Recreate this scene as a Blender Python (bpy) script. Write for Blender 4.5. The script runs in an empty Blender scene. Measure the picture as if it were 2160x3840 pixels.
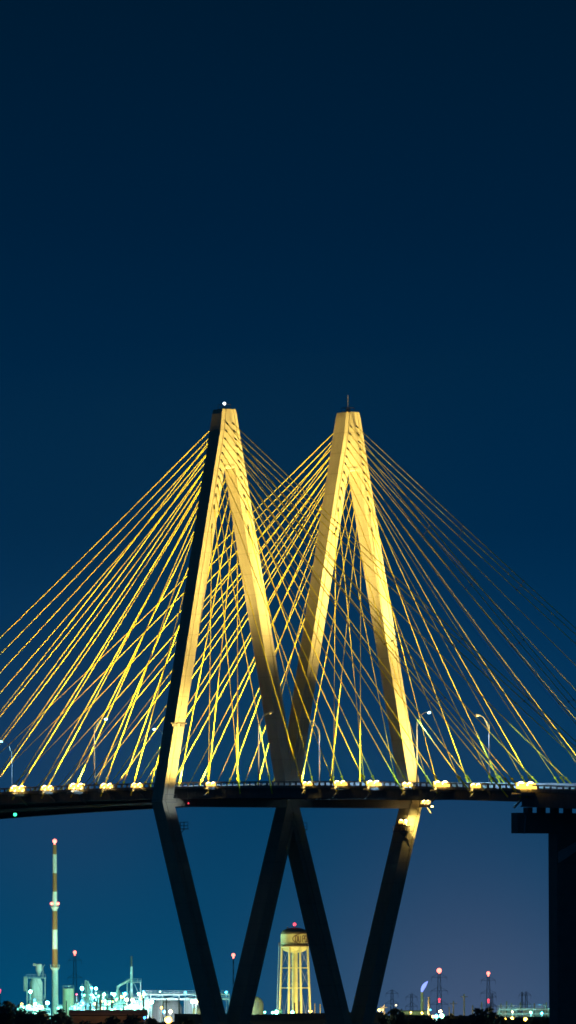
import bpy, bmesh, math, random
from mathutils import Vector, Matrix
random.seed(7)
R = math.radians
sc = bpy.context.scene
C = bpy.data.collections.new("scene"); sc.collection.children.link(C)

# ------------------------------------------------------------------ view
F = 41170.0          # focal length in photo pixels (photo 2160 x 3840)
D = 2300.0           # camera to tower centre
YH = 3876.0          # photo row of the horizon
CZ = 3.0             # camera height
TH = R(27)           # angle between the view and the bridge axis
S, K = math.sin(TH), math.cos(TH)
ALPHA = -(math.pi/2 - TH)      # bridge frame: local x = u (along, towards camera), y = T (across), z
XC = 5/17.9
cam_d = bpy.data.cameras.new("camera"); cam = bpy.data.objects.new("camera", cam_d); C.objects.link(cam)
cam_d.sensor_fit = 'VERTICAL'; cam_d.sensor_height = 36; cam_d.sensor_width = 36
cam_d.lens = 36*F/3840
cam_d.clip_start = 1; cam_d.clip_end = 40000
cam.location = (XC, -D, CZ)
pitch = math.atan((YH-1920)/F)
cam.rotation_mode = 'QUATERNION'
q = Matrix.Rotation(R(90)+pitch, 4, 'X').to_quaternion()
cam.rotation_quaternion = q @ Matrix.Rotation(R(0.2), 4, 'Z').to_quaternion().inverted()
sc.camera = cam
sc.view_settings.view_transform = 'Standard'; sc.view_settings.look = 'None'
sc.view_settings.gamma = 1; sc.view_settings.exposure = 0
sc.cycles.use_denoising = True
sc.cycles.max_bounces = 4; sc.cycles.diffuse_bounces = 2; sc.cycles.glossy_bounces = 2
sc.cycles.sample_clamp_indirect = 4
sc.cycles.filter_width = 1.7

def gp(x, y, d):
    """a place at distance d from the camera that is seen at photo column x, row y"""
    # undo the small roll
    r = R(0.2); dx, dy = x-1080, y-1920
    x2 = 1080 + dx*math.cos(r) - dy*math.sin(r); y2 = 1920 + dy*math.cos(r) + dx*math.sin(r)
    return Vector((XC + (x2-1080)/F*d, -D + d, CZ + (YH-y2)/F*d))
def Bw(u, T, z):
    return Vector((T*K + u*S, T*S - u*K, z))

# ------------------------------------------------------------------ materials
def srgb(h): return tuple(((c/255)/12.92 if c/255 <= .04045 else ((c/255+.055)/1.055)**2.4) for c in h)
M = {}
def mat(name, col, rough=.7, metal=0, var=.15, scale=.6, bump=0, lines=0, stain=0):
    m = bpy.data.materials.new(name); m.use_nodes = True; M[name] = m
    n, l = m.node_tree.nodes, m.node_tree.links
    b = n['Principled BSDF']
    b.inputs['Roughness'].default_value = rough; b.inputs['Metallic'].default_value = metal
    tc = n.new('ShaderNodeTexCoord'); nz = n.new('ShaderNodeTexNoise')
    nz.inputs['Scale'].default_value = scale; nz.inputs['Detail'].default_value = 6
    l.new(tc.outputs['Object'], nz.inputs['Vector'])
    rp = n.new('ShaderNodeValToRGB')
    rp.color_ramp.elements[0].position = .3; rp.color_ramp.elements[1].position = .7
    rp.color_ramp.elements[0].color = (*[c*(1-var) for c in col], 1)
    rp.color_ramp.elements[1].color = (*[min(1, c*(1+var)) for c in col], 1)
    l.new(nz.outputs['Fac'], rp.inputs['Fac'])
    out = rp.outputs['Color']
    if stain:
        mp = n.new('ShaderNodeMapping'); mp.inputs['Scale'].default_value = (1.2, 1.2, .05)
        n2 = n.new('ShaderNodeTexNoise'); n2.inputs['Scale'].default_value = 1.5; n2.inputs['Detail'].default_value = 5
        l.new(tc.outputs['Object'], mp.inputs['Vector']); l.new(mp.outputs['Vector'], n2.inputs['Vector'])
        r2 = n.new('ShaderNodeValToRGB'); r2.color_ramp.elements[0].position = .45; r2.color_ramp.elements[1].position = .75
        r2.color_ramp.elements[0].color = (1, 1, 1, 1); r2.color_ramp.elements[1].color = (1-stain, 1-stain, 1-stain*1.1, 1)
        l.new(n2.outputs['Fac'], r2.inputs['Fac'])
        mx = n.new('ShaderNodeMixRGB'); mx.blend_type = 'MULTIPLY'; mx.inputs['Fac'].default_value = 1
        l.new(out, mx.inputs[1]); l.new(r2.outputs['Color'], mx.inputs[2]); out = mx.outputs['Color']
    if lines:
        sep = n.new('ShaderNodeSeparateXYZ'); l.new(tc.outputs['Object'], sep.inputs[0])
        dv = n.new('ShaderNodeMath'); dv.operation = 'DIVIDE'; dv.inputs[1].default_value = lines
        fr = n.new('ShaderNodeMath'); fr.operation = 'FRACT'
        lt = n.new('ShaderNodeMath'); lt.operation = 'LESS_THAN'; lt.inputs[1].default_value = .05
        l.new(sep.outputs['Z'], dv.inputs[0]); l.new(dv.outputs[0], fr.inputs[0]); l.new(fr.outputs[0], lt.inputs[0])
        mx = n.new('ShaderNodeMixRGB'); mx.blend_type = 'MULTIPLY'; l.new(lt.outputs[0], mx.inputs['Fac'])
        l.new(out, mx.inputs[1]); mx.inputs[2].default_value = (.86, .85, .82, 1); out = mx.outputs['Color']
    l.new(out, b.inputs['Base Color'])
    if bump:
        bp = n.new('ShaderNodeBump'); bp.inputs['Strength'].default_value = bump; bp.inputs['Distance'].default_value = .2
        l.new(nz.outputs['Fac'], bp.inputs['Height']); l.new(bp.outputs['Normal'], b.inputs['Normal'])
    return m
def emit(name, col, strength):
    m = bpy.data.materials.new(name); m.use_nodes = True; M[name] = m
    b = m.node_tree.nodes['Principled BSDF']
    b.inputs['Base Color'].default_value = (*col, 1)
    b.inputs['Emission Color'].default_value = (*col, 1); b.inputs['Emission Strength'].default_value = strength
    return m
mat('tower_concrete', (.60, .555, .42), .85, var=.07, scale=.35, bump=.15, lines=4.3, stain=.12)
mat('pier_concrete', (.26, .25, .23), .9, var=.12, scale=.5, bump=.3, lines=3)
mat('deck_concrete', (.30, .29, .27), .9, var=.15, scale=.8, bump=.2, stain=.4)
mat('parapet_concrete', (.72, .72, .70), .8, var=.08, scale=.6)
mat('girder_steel', (.16, .16, .15), .6, .2, var=.2, scale=.7, stain=.3)
mat('asphalt', (.05, .05, .05), .9, var=.2, scale=2)
mat('cable_yellow', (.90, .80, .005), .8, 0, var=.1, scale=.8)
mat('dark_steel', (.07, .07, .075), .5, .5, var=.2, scale=2)
mat('galvanised', (.42, .44, .45), .45, .5, var=.12, scale=2)
mat('pole_grey', (.16, .17, .18), .6, .2, var=.15, scale=2)
mat('fixture_metal', (.35, .33, .30), .5, .3, var=.15, scale=3)
mat('red_paint', (.27, .115, .03), .7, var=.1, scale=.6, stain=.25)
mat('white_paint', (.60, .60, .52), .7, var=.08, scale=.6, stain=.25)
mat('plant_steel', (.40, .43, .42), .6, .2, var=.2, scale=.6, stain=.35)
mat('pipe_steel', (.52, .55, .54), .4, .4, var=.15, scale=.8)
mat('tank_white', (.70, .70, .66), .6, var=.07, scale=.4, stain=.3)
mat('tank_cream', (.62, .58, .38), .6, var=.1, scale=.4, stain=.35)
mat('tower_cream', (.72, .66, .30), .6, var=.08, scale=.5, stain=.3)
mat('tank_roof', (.20, .15, .08), .8, var=.3, scale=.5)
mat('logo_brown', (.16, .08, .04), .7, var=.1)
mat('rust_roof', (.17, .11, .065), .8, var=.3, scale=.3)
mat('wood_pole', (.09, .07, .05), .9, var=.25, scale=2)
mat('bark', (.06, .05, .04), .95, var=.3, scale=3)
mat('leaf', (.035, .055, .025), .8, var=.45, scale=.25)
mat('ground', (.05, .055, .035), .95, var=.4, scale=.02, bump=.3)
mat('levee_grass', (.045, .05, .03), .95, var=.45, scale=.08, bump=.4)
mat('cladding', (.45, .50, .52), .6, var=.12, scale=.3, stain=.4)
emit('sodium_glow', (1, .60, .09), 2.3)
emit('sodium_core', (1, .78, .42), 12)
emit('beacon_glow', (.75, .9, 1), 4)
emit('mercury_glow', (.35, .85, 1), 5)
emit('white_glow', (.55, 1, .80), 3.4)
emit('warm_glow', (1, .80, .40), 4)
emit('orange_glow', (1, .42, .08), 4)
emit('yellow_glow', (1, .56, .10), 4.5)
emit('cyan_glow', (.06, .70, 1), 3.5)
emit('blue_glow', (.05, .34, 1), 4)
emit('green_glow', (.05, 1, .42), 3)
emit('greenwhite_glow', (.28, 1, .60), 3.2)
emit('red_glow', (1, .06, .10), 3)
emit('redhot_glow', (1, .20, .15), 4.2)
emit('flame_blue', (.26, .34, 1), 1.5)
emit('window_glow', (1, .75, .3), 1.6)

# ------------------------------------------------------------------ mesh builder
class MB:
    def __init__(s): s.v = []; s.f = []; s.mi = []; s.cur = 0
    def add(s, vs, fs):
        o = len(s.v); s.v += [tuple(v) for v in vs]; s.f += [tuple(i+o for i in f) for f in fs]; s.mi += [s.cur]*len(fs); return s
    def box(s, x0, x1, y0, y1, z0, z1):
        return s.add([(x0,y0,z0),(x1,y0,z0),(x1,y1,z0),(x0,y1,z0),(x0,y0,z1),(x1,y0,z1),(x1,y1,z1),(x0,y1,z1)],
              [(0,3,2,1),(4,5,6,7),(0,1,5,4),(1,2,6,5),(2,3,7,6),(3,0,4,7)])
    def hexa(s, lo, hi):   # two quads lower/upper
        return s.add(list(lo)+list(hi), [(0,3,2,1),(4,5,6,7),(0,1,5,4),(1,2,6,5),(2,3,7,6),(3,0,4,7)])
    def tube(s, p0, p1, r0, r1=None, n=8, cap=True):
        r1 = r0 if r1 is None else r1
        p0, p1 = Vector(p0), Vector(p1); d = (p1-p0).normalized()
        a = d.orthogonal().normalized(); b = d.cross(a)
        vs = []
        for p, r in ((p0, r0), (p1, r1)):
            for i in range(n):
                t = 2*math.pi*i/n; vs.append(p + (a*math.cos(t)+b*math.sin(t))*r)
        fs = [(i, (i+1)%n, n+(i+1)%n, n+i) for i in range(n)]
        s.add(vs, fs)
        if cap:
            s.add(vs[:n], [tuple(range(n))[::-1]]); s.add(vs[n:], [tuple(range(n))])
        return s
    def path(s, pts, r, n=8, cap=True):
        for a, b in zip(pts, pts[1:]): s.tube(a, b, r, n=n, cap=cap)
        return s
    def lathe(s, prof, c=(0,0,0), n=20):
        vs = []; fs = []
        for r, z in prof:
            for i in range(n):
                t = 2*math.pi*i/n; vs.append((c[0]+r*math.cos(t), c[1]+r*math.sin(t), c[2]+z))
        for j in range(len(prof)-1):
            for i in range(n):
                a = j*n+i; b = j*n+(i+1)%n
                fs.append((a, b, b+n, a+n))
        m = (len(prof)-1)*n; s.add(vs, fs)
        s.add(vs[:n], [tuple(range(n))[::-1]]); s.add(vs[m:m+n], [tuple(range(n))]); return s
    def ball(s, c, r, n=10, k=1.0):
        prof = [(max(.001, r*math.sin(math.pi*j/n)), -r*k*math.cos(math.pi*j/n)) for j in range(n+1)]
        return s.lathe(prof, c, n*2 if n < 8 else 16)
    def build(s, name, m, parent=None, smooth=False, loc=None):
        me = bpy.data.meshes.new(name); me.from_pydata(s.v, [], s.f); 
        ms = m if isinstance(m, (list, tuple)) else [m]
        for x in ms: me.materials.append(M[x])
        if len(ms) > 1: me.polygons.foreach_set('material_index', s.mi)
        me.update()
        if smooth:
            for p in me.polygons: p.use_smooth = len(p.vertices) == 4
        o = bpy.data.objects.new(name, me); C.objects.link(o)
        if parent is not None: o.parent = parent
        if loc is not None: o.location = loc
        return o
def empty(name, label, cat, loc=(0,0,0), rz=0, group=None):
    o = bpy.data.objects.new(name, None); C.objects.link(o); o.location = loc; o.rotation_euler = (0,0,rz)
    return tag(o, label, cat, group)
def tag(o, label, cat, group=None, kind=None):
    o['label'] = label; o['category'] = cat
    if group: o['group'] = group
    if kind: o['kind'] = kind
    return o
def copy_tree(o, parent=None):
    c = o.copy(); C.objects.link(c); c.parent = parent
    for ch in [x for x in list(C.objects) if x.parent == o]: copy_tree(ch, c)
    return c
def lamp(kind, name, col, power, loc, parent=None, aim=None, size=60, blend=.6, radius=.9):
    d = bpy.data.lights.new(name, kind); d.color = col; d.energy = power
    d.shadow_soft_size = radius
    if kind == 'SPOT': d.spot_size = R(size); d.spot_blend = blend
    o = bpy.data.objects.new(name, d); C.objects.link(o)
    o.location = loc
    if aim is not None:
        o.rotation_mode = 'QUATERNION'; o.rotation_quaternion = (Vector(aim)-Vector(loc)).to_track_quat('-Z', 'Y')
    if parent is not None: o.parent = parent
    return o

# ------------------------------------------------------------------ sky
w = bpy.data.worlds.new("World"); sc.world = w; w.use_nodes = True
n, l = w.node_tree.nodes, w.node_tree.links
bg = n['Background']; tc = n.new('ShaderNodeTexCoord'); sp = n.new('ShaderNodeSeparateXYZ')
l.new(tc.outputs['Generated'], sp.inputs[0])
mr = n.new('ShaderNodeMapRange'); mr.inputs['From Min'].default_value = 0; mr.inputs['From Max'].default_value = .1
l.new(sp.outputs['Z'], mr.inputs['Value'])
rp = n.new('ShaderNodeValToRGB'); cr = rp.color_ramp
stops = [(0, (0,78,118)), (.10, (0,69,108)), (.2, (0,62,100)), (.3, (2,54,94)), (.46, (0,42,76)), (.6, (0,38,69)), (.74, (0,32,60)), (.95, (0,27,50)), (1, (0,26,48))]
cr.elements[0].position = 0; cr.elements[0].color = (*srgb(stops[0][1]), 1)
cr.elements[1].position = 1; cr.elements[1].color = (*srgb(stops[-1][1]), 1)
for p, c in stops[1:-1]:
    e = cr.elements.new(p); e.color = (*srgb(c), 1)
l.new(mr.outputs[0], rp.inputs['Fac'])
def lobe(direction, sharp, col, gain):
    nn = n.new('ShaderNodeVectorMath'); nn.operation = 'DISTANCE'
    l.new(tc.outputs['Generated'], nn.inputs[0]); nn.inputs[1].default_value = direction
    a = n.new('ShaderNodeMath'); a.operation = 'DIVIDE'; l.new(nn.outputs['Value'], a.inputs[0]); a.inputs[1].default_value = sharp
    b = n.new('ShaderNodeMath'); b.operation = 'POWER'; l.new(a.outputs[0], b.inputs[0]); b.inputs[1].default_value = 2
    c = n.new('ShaderNodeMath'); c.operation = 'MULTIPLY'; l.new(b.outputs[0], c.inputs[0]); c.inputs[1].default_value = -1
    e = n.new('ShaderNodeMath'); e.operation = 'EXPONENT'; l.new(c.outputs[0], e.inputs[0])
    m = n.new('ShaderNodeVectorMath'); m.operation = 'SCALE'; m.inputs[0].default_value = [x*gain for x in col]; l.new(e.outputs[0], m.inputs['Scale'])
    return m.outputs[0]
def ddir(x, y): return Vector(((x-1080)/F, 1, (YH-y)/F)).normalized()
acc = rp.outputs['Color']
for L in (lobe(ddir(1780, 3950), .0145, (.062, .030, .026), 1.0),
          lobe(ddir(250, 2950), .011, (.009, .003, .004), 1.0),
          lobe(ddir(1600, 3000), .010, (.004, .001, .002), 1.0)):
    ad = n.new('ShaderNodeVectorMath'); ad.operation = 'ADD'; l.new(acc, ad.inputs[0]); l.new(L, ad.inputs[1]); acc = ad.outputs[0]
# faint last skylight of the sun far below the horizon
sk = n.new('ShaderNodeTexSky'); sk.sky_type = 'NISHITA'; sk.sun_disc = False; sk.sun_elevation = R(-4); sk.sun_rotation = R(200)
ss = n.new('ShaderNodeVectorMath'); ss.operation = 'SCALE'; ss.inputs['Scale'].default_value = .0002; l.new(sk.outputs[0], ss.inputs[0])
ad = n.new('ShaderNodeVectorMath'); ad.operation = 'ADD'; l.new(acc, ad.inputs[0]); l.new(ss.outputs[0], ad.inputs[1])
l.new(ad.outputs[0], bg.inputs['Color']); bg.inputs['Strength'].default_value = 1.0
sd = bpy.data.lights.new('sun', 'SUN'); sd.energy = .004; sd.color = (.7, .8, 1); sd.angle = R(12)
so = bpy.data.objects.new('sun', sd); C.objects.link(so); so.rotation_euler = (R(50), 0, R(-40))

# ------------------------------------------------------------------ ground
g = MB(); g.add([(-15000,-4000,0),(15000,-4000,0),(15000,26000,0),(-15000,26000,0)], [(0,1,2,3)])
o = g.build('ground', 'ground'); o['kind'] = 'structure'
# grassed bank beyond the bridge, uneven crest
def bank(name, d, ytop, x0, x1, depth, m, amp=.5, seed=1):
    rnd = random.Random(seed); b = MB(); N = 90
    zc = gp(1080, ytop, d).z
    xs = [gp(x0, 3800, d).x + (gp(x1, 3800, d).x-gp(x0, 3800, d).x)*i/N for i in range(N+1)]
    ph = [rnd.uniform(0, 6) for _ in range(4)]
    vs = []
    for x in xs:
        h = zc + amp*(.5*math.sin(x*.05+ph[0])+.3*math.sin(x*.13+ph[1])+.2*math.sin(x*.4+ph[2]))
        for dy, k in ((-22, 0), (-7, .75), (0, 1), (depth, 1), (depth+14, 0)): vs.append((x, -D+d+dy, h*k + rnd.uniform(-.1,.1)*(k > 0) - (.2 if k == 0 else 0)))
    fs = [(i*5+j, (i+1)*5+j, (i+1)*5+j+1, i*5+j+1) for i in range(N) for j in range(4)]
    b.add(vs, fs); o = b.build(name, m); o['kind'] = 'structure'; return o
bank('levee', 2700, 3830, -900, 3100, 8, 'levee_grass', .5)
bank('levee', 2725, 3800, 655, 1440, 8, 'levee_grass', .3, 2)
bank('levee', 2725, 3812, 1445, 2900, 8, 'levee_grass', .5, 3)

# ------------------------------------------------------------------ bridge
HS = 14.55                           # diamond centre to the bridge centre line
ZK = 51.3
def zr(u):                            # roadway level
    return 54.3 - .0131*u - 7.4e-5*u*u
def off(z):                           # outer face offset from the diamond's centre line
    if z >= 128.7: return 2.25 - (z-128.7)*.14
    if z >= ZK: return 2.25 + (128.7-z)*.1777
    return max(3.1, 16.0 - (ZK-z)*.262)
def hl(z):                            # half thickness along the bridge
    if z >= 128.7: return 2.6 - (z-128.7)*.075
    if z >= ZK: return 2.5
    return 2.6 + (ZK-z)*.011
bridge = empty('cable_stayed_bridge', 'floodlit cable stayed bridge with twin concrete diamond towers and yellow cables', 'bridge', (0,0,0), ALPHA)

def ring(cy, o0, o1, h, z, du, sgn):
    """cross section (outer to inner) with a shallow groove down the face"""
    y = lambda o: cy + sgn*o
    return [(du+h, y(o0), z), (du+h, y(o1), z), (du-h, y(o1), z), (du-h, y(o0), z)]
def diamond(sgn_side, du, label):
    cy = sgn_side*HS
    tower = MB()
    # upper legs, grooved section: outer rib, recessed band, inner rib
    def leg(sg, zs, wt):
        secs = []
        for z in zs:
            h = hl(z); o0 = off(z); o1 = o0 - wt
            gA, gB = o0-.55, o0-.95
            y = lambda o: cy + sg*o
            pts = [(h, o0), (h, gA), (h-.18, gA-.06), (h-.18, gB+.06), (h, gB), (h, o1), (-h, o1), (-h, o0)]
            secs.append([(du+a, y(b), z) for a, b in pts])
        vs = [p for s_ in secs for p in s_]; N = 8; fs = []
        for j in range(len(secs)-1):
            for i in range(N): a = j*N+i; b = j*N+(i+1)%N; fs.append((a, b, b+N, a+N) if sg > 0 else (a, a+N, b+N, b))
        fs.append(tuple(range(N))); fs.append(tuple(range(len(vs)-N, len(vs))))
        tower.add(vs, fs)
    ZN = 121.4
    up = [ZK-.02, 54, 60, 70, 80, 90, 100, 110, ZN]
    for sg in (-1, 1):
        leg(sg, up, 2.4)
        leg(sg, [-1, 5, 10, 20, 30, 40, ZK], 2.7)
    # head block
    zs = [ZN, 124, 128.7, 132.6, 133.5]
    secs = []
    for z in zs:
        h = hl(z); o0 = off(z)
        if z == 133.5: h -= .08; o0 -= .06
        pts = []
        for sg in (-1, 1):
            seq = [(h, o0), (h, o0-.55), (h-.18, o0-.6), (h-.18, o0-.9), (h, o0-.95)]
            if sg > 0: seq = seq[::-1]
            pts += [(du+a, cy+sg*b, z) for a, b in seq]
        pts += [(du-h, cy+o0, z), (du-h, cy-o0, z)]
        secs.append(pts)
    N = len(secs[0]); vs = [p for s_ in secs for p in s_]
    fs = [(j*N+i, j*N+(i+1)%N, (j+1)*N+(i+1)%N, (j+1)*N+i) for j in range(len(secs)-1) for i in range(N)]
    fs += [tuple(range(N))[::-1], tuple(range(len(vs)-N, len(vs)))]
    tower.add(vs, fs)
    # ledge across the top of the opening
    tower.box(du-2.3, du+2.72, cy-1.15, cy+1.15, ZN-.25, ZN+.32)
    # cross beam under the deck, foot block
    tower.box(du-2.0, du+2.0, cy-13.6, cy+13.6, 50.3, 52.0)
    tower.box(du-3.6, du+3.6, cy-4.6, cy+4.6, -1, 5.2)
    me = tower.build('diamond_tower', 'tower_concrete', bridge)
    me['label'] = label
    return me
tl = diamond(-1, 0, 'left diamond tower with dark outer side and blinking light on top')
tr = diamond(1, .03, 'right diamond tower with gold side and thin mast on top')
for cy, t in ((-HS, tl), (HS, tr)):
    b = MB(); b.box(-1.4, 1.2, cy-.9, cy+.9, 133.5, 133.65)
    for x in (-1.3, 1.3):
        for y in (-.8, .8): b.tube((x, cy+y, 133.7), (x, cy+y, 134.5), .05, n=5)
    b.path([(-1.3, cy-.8, 134.5), (1.3, cy-.8, 134.5), (1.3, cy+.8, 134.5), (-1.3, cy+.8, 134.5), (-1.3, cy-.8, 134.5)], .05, 5)
    b.build('roof_hatch', 'dark_steel', t)
b = MB(); b.tube((0, -HS, 133.6), (0, -HS, 134.5), .07); b.build('beacon_post', 'dark_steel', tl)
b = MB(); b.ball((0, -HS, 134.7), .34, 8); b.build('beacon', 'beacon_glow', tl)
b = MB(); b.tube((0, HS, 133.5), (0, HS, 134.6), .3, .2).tube((0, HS, 134.6), (0, HS, 137.2), .09, .05, n=6).box(-.35, .35, HS-.35, HS+.35, 133.8, 134.3); b.build('mast', 'galvanised', tr)
# little service platforms on the legs
def platform(T, z, t, du=2.6, label=None):
    b = MB(); b.box(du-1.2, du+.1+1.0, T, T+1.9, z, z+.14)
    for y in (T+.1, T+1.0, T+1.8):
        for x in (du-1.1, du+1.0): b.tube((x, y, z), (x, y, z+1.5), .045, n=5)
    for zz in (.75, 1.5): b.path([(du-1.1, T+.1, z+zz), (du-1.1, T+1.8, z+zz), (du+1.0, T+1.8, z+zz), (du+1.0, T+.1, z+zz)], .045, 5)
    b.tube((du, T, z-1.5), (du, T+1.4, z), .08, n=5)
    o = b.build('service_platform', 'dark_steel', t); return o
platform(-25.85, 45.6, tl, .4); platform(2.0, 45.6, tr, .4)
# platform under the floodlight on the right leg, inner side
b = MB(); b.box(.6, 4.4, 24.4, 27.2, 45.3, 45.5)
for y in (24.5, 25.8, 27.1):
    for x in (.8, 4.3): b.tube((x, y, 45.5), (x, y, 46.7), .05, n=5)
for zz in (46.1, 46.7): b.path([(.8, 24.5, zz), (4.3, 24.5, zz), (4.3, 27.1, zz)], .05, 5)
b.tube((2.7, 27.2, 43.4), (3.4, 24.6, 45.3), .1, n=5); b.tube((2.7, 27.6, 41.5), (2.9, 26.2, 45.3), .1, n=5)
b.build('service_platform', 'fixture_metal', tr)
# ladder and collar near the left knee
b = MB()
for y in (-29.9, -27.2): b.tube((2.62, y, 51.2), (2.62, y, 52.8), .06, n=5)
b.path([(2.62, -29.9, 52.8), (2.62, -27.2, 52.8)], .06, 5); b.path([(2.62, -29.9, 51.2), (2.62, -27.2, 51.2)], .06, 5)
b.build('knee_frame', 'fixture_metal', tl); b = MB(); b.tube((2.7, -28.6, 67.6), (2.7, -24.9, 67.6), .12, n=6).box(2.55, 2.9, -28.4, -27.2, 66.9, 67.5).box(2.55, 2.9, -26.4, -25.6, 66.9, 67.5)
b.build('conduit_bracket', 'fixture_metal', tl)

# decks
U0, U1, UA = -236.0, 153.0, 236.0
def deck(sgn, label):
    cy = sgn*HS; T0, T1 = cy-12.2, cy+12.2
    us = [U0 + (U1-U0)*i/64 for i in range(65)]
    b = MB()
    def strip(mb, us, y0, y1, z0, z1, zf=zr):
        vs = []
        for u in us:
            z = zf(u); vs += [(u, y0, z+z0), (u, y1, z+z0), (u, y1, z+z1), (u, y0, z+z1)]
        fs = []
        for j in range(len(us)-1):
            for i in range(4): a = j*4+i; c = j*4+(i+1)%4; fs.append((a, a+4, c+4, c))
        fs += [(0,1,2,3), tuple(len(vs)-4+i for i in (3,2,1,0))]
        mb.add(vs, fs)
    strip(b, us, T0, T1, -.32, 0)
    d = b.build('deck_slab', 'deck_concrete', bridge)
    if label: d['label'] = label
    a = MB(); strip(a, us, T0+.6, T1-.6, .004, .012); a.build('road_surface', 'asphalt', d)
    mk = MB()
    for y in (cy-5.5, cy-1.8, cy+1.8, cy+5.5):
        u = U0+2
        while u < U1-4:
            mk.add([(u, y-.08, zr(u)+.018), (u+3, y-.08, zr(u+3)+.018), (u+3, y+.08, zr(u+3)+.018), (u, y+.08, zr(u)+.018)], [(0,1,2,3)]); u += 12
    ob = mk.build('lane_markings', 'white_paint', d); ob['kind'] = 'stuff'
    g_ = MB()
    for y in (T0+.9, T1-1.5):
        strip(g_, us, y, y+.5, -2.25, -.32); strip(g_, us, y-.25, y+.75, -2.37, -2.25)
    g_.build('edge_girder', 'girder_steel', bridge)
    fb = MB(); u = U0+1
    while u < U1:
        fb.box(u, u+.35, T0+1.4, T1-1.5, zr(u)-1.9, zr(u)-.34); u += 5.2
    fb.build('floor_beam', 'girder_steel', bridge)
    # approach spans on deep girders
    ua = [U1+.15 + (UA-U1)*i/16 for i in range(17)]
    s2 = MB(); strip(s2, ua, T0, T1, -.32, 0); s2.build('approach_slab', 'deck_concrete', bridge)
    s3 = MB()
    for i in range(9):
        y = cy-12.0+i*2.95
        if y > cy+11.9: break
        strip(s3, ua, y, y+.55, -3.1, -.32); strip(s3, ua, y-.25, y+.8, -3.35, -3.1)
    s3.box(U1+.2, U1+.6, T0+.3, T1-.3, zr(U1)-2.9, zr(U1)-.33)
    s3.build('approach_girder', 'girder_steel', bridge)
    # outer parapet: kerb, posts, rails.  inner parapet: solid
    usf = [U0 + (UA-U0)*i/110 for i in range(111)]
    for k, (y, outer) in enumerate(((T0, sgn < 0), (T1-.35, sgn > 0))):
        p = MB()
        if outer:
            strip(p, usf, y, y+.35, 0, .22); strip(p, usf, y+.05, y+.30, .80, 1.08)
            u = U0+.5
            while u < UA: p.box(u, u+.42, y+.04, y+.31, zr(u)+.2, zr(u)+.82); u += 2.6
            p.build('railing', 'deck_concrete', bridge)
        else:
            strip(p, usf, y, y+.35, 0, 1.05); p.build('parapet', 'parapet_concrete', bridge)
    return d
deck(-1, None); deck(1, None)

# stay cables
ZT = [130.6, 129, 127.4, 125.9, 124.3, 122.8, 121.0, 119.4, 117.6, 115.7, 113.3, 109.3]
US = [15.9+14.6*k for k in range(9)] + [147.3, 152.6, 155.4]
UM = [-(18.3+14.4*k) for k in range(12)]
planes = [(-1, -1), (-1, 1), (1, -1), (1, 1)]      # (deck, side of the deck)
DARKC = 'cable_yellow'
def cable_pts(dk, sd_, side, k):
    z = ZT[11-k]; cy = dk*HS
    top = Vector((side*(hl(z)-.1), cy+sd_*(off(z)-1.3 if k > 0 else off(z)-1.5), z))
    u = US[k] if side > 0 else UM[k]
    bot = Vector((u + side*1.1, cy+sd_*12.55, zr(u)-1.5))
    Ls = (top-bot).length; sag = Ls*.0045; N = 10; pts = []
    for i in range(N+1):
        t = i/N; p = bot.lerp(top, t); p.z -= sag*4*t*(1-t); pts.append(p)
    return pts
CP = {}
for dk, sd_ in planes:
    for side in (1, -1):
        for k in range(12):
            pts = cable_pts(dk, sd_, side, k); CP[dk, sd_, side, k] = pts
            b = MB(); b.path(pts, (.080 if dk < 0 else .066) if side > 0 else (.086 if dk < 0 else .066), 8, False)
            c = b.build('stay_cable', 'cable_yellow', bridge, smooth=True)
            b = MB(); d0 = (pts[1]-pts[0]).normalized()
            zz = (zr(pts[0].x)+2.4 - pts[0].z)/d0.z
            b.tube(pts[0], pts[0]+d0*zz, .16, n=8); b.tube(pts[0]+d0*(zz-.25), pts[0]+d0*zz, .27, n=8)
            b.build('anchor_pipe', 'cable_yellow', c)
            b = MB(); d1 = (pts[-2]-pts[-1]).normalized()
            b.tube(pts[-1]-d1*.1, pts[-1]+d1*1.0, .17, .15, n=8)
            b.build('guide_pipe', 'dark_steel', c)
def on(pts, t):
    t *= len(pts)-1; i = min(int(t), len(pts)-2); return pts[i].lerp(pts[i+1], t-i)
for dk, sd_ in planes:
    for t in (.10, .26, .42, .58, .73):
        a, m_, c = (on(CP[dk, sd_, 1, k], t) for k in (11, 10, 9))
        b = MB(); b.tube(a, m_, .05, n=5).tube(m_, c, .05, n=5)
        for p in (a, m_, c): b.ball(p, .2, 5)
        b.build('cable_tie', 'dark_steel', bridge)
# ------------------------------------------------------------------ approach pier
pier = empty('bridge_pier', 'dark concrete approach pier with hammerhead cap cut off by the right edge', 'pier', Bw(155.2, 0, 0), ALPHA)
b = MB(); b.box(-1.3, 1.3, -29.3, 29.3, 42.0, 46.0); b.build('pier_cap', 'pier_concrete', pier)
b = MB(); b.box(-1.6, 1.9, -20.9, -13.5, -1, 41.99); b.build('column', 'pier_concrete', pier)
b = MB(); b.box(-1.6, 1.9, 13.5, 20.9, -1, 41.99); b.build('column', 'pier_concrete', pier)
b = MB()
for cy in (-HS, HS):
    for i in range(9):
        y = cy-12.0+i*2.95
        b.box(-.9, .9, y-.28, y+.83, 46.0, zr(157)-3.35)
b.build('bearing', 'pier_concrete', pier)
b = MB(); b.path([(1.45, -27.9, 46.0), (1.45, -27.6, 45.0), (1.45, -27.75, 43.6), (1.45, -27.9, 41.9)], .17); b.build('downpipe', 'galvanised', pier)
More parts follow.
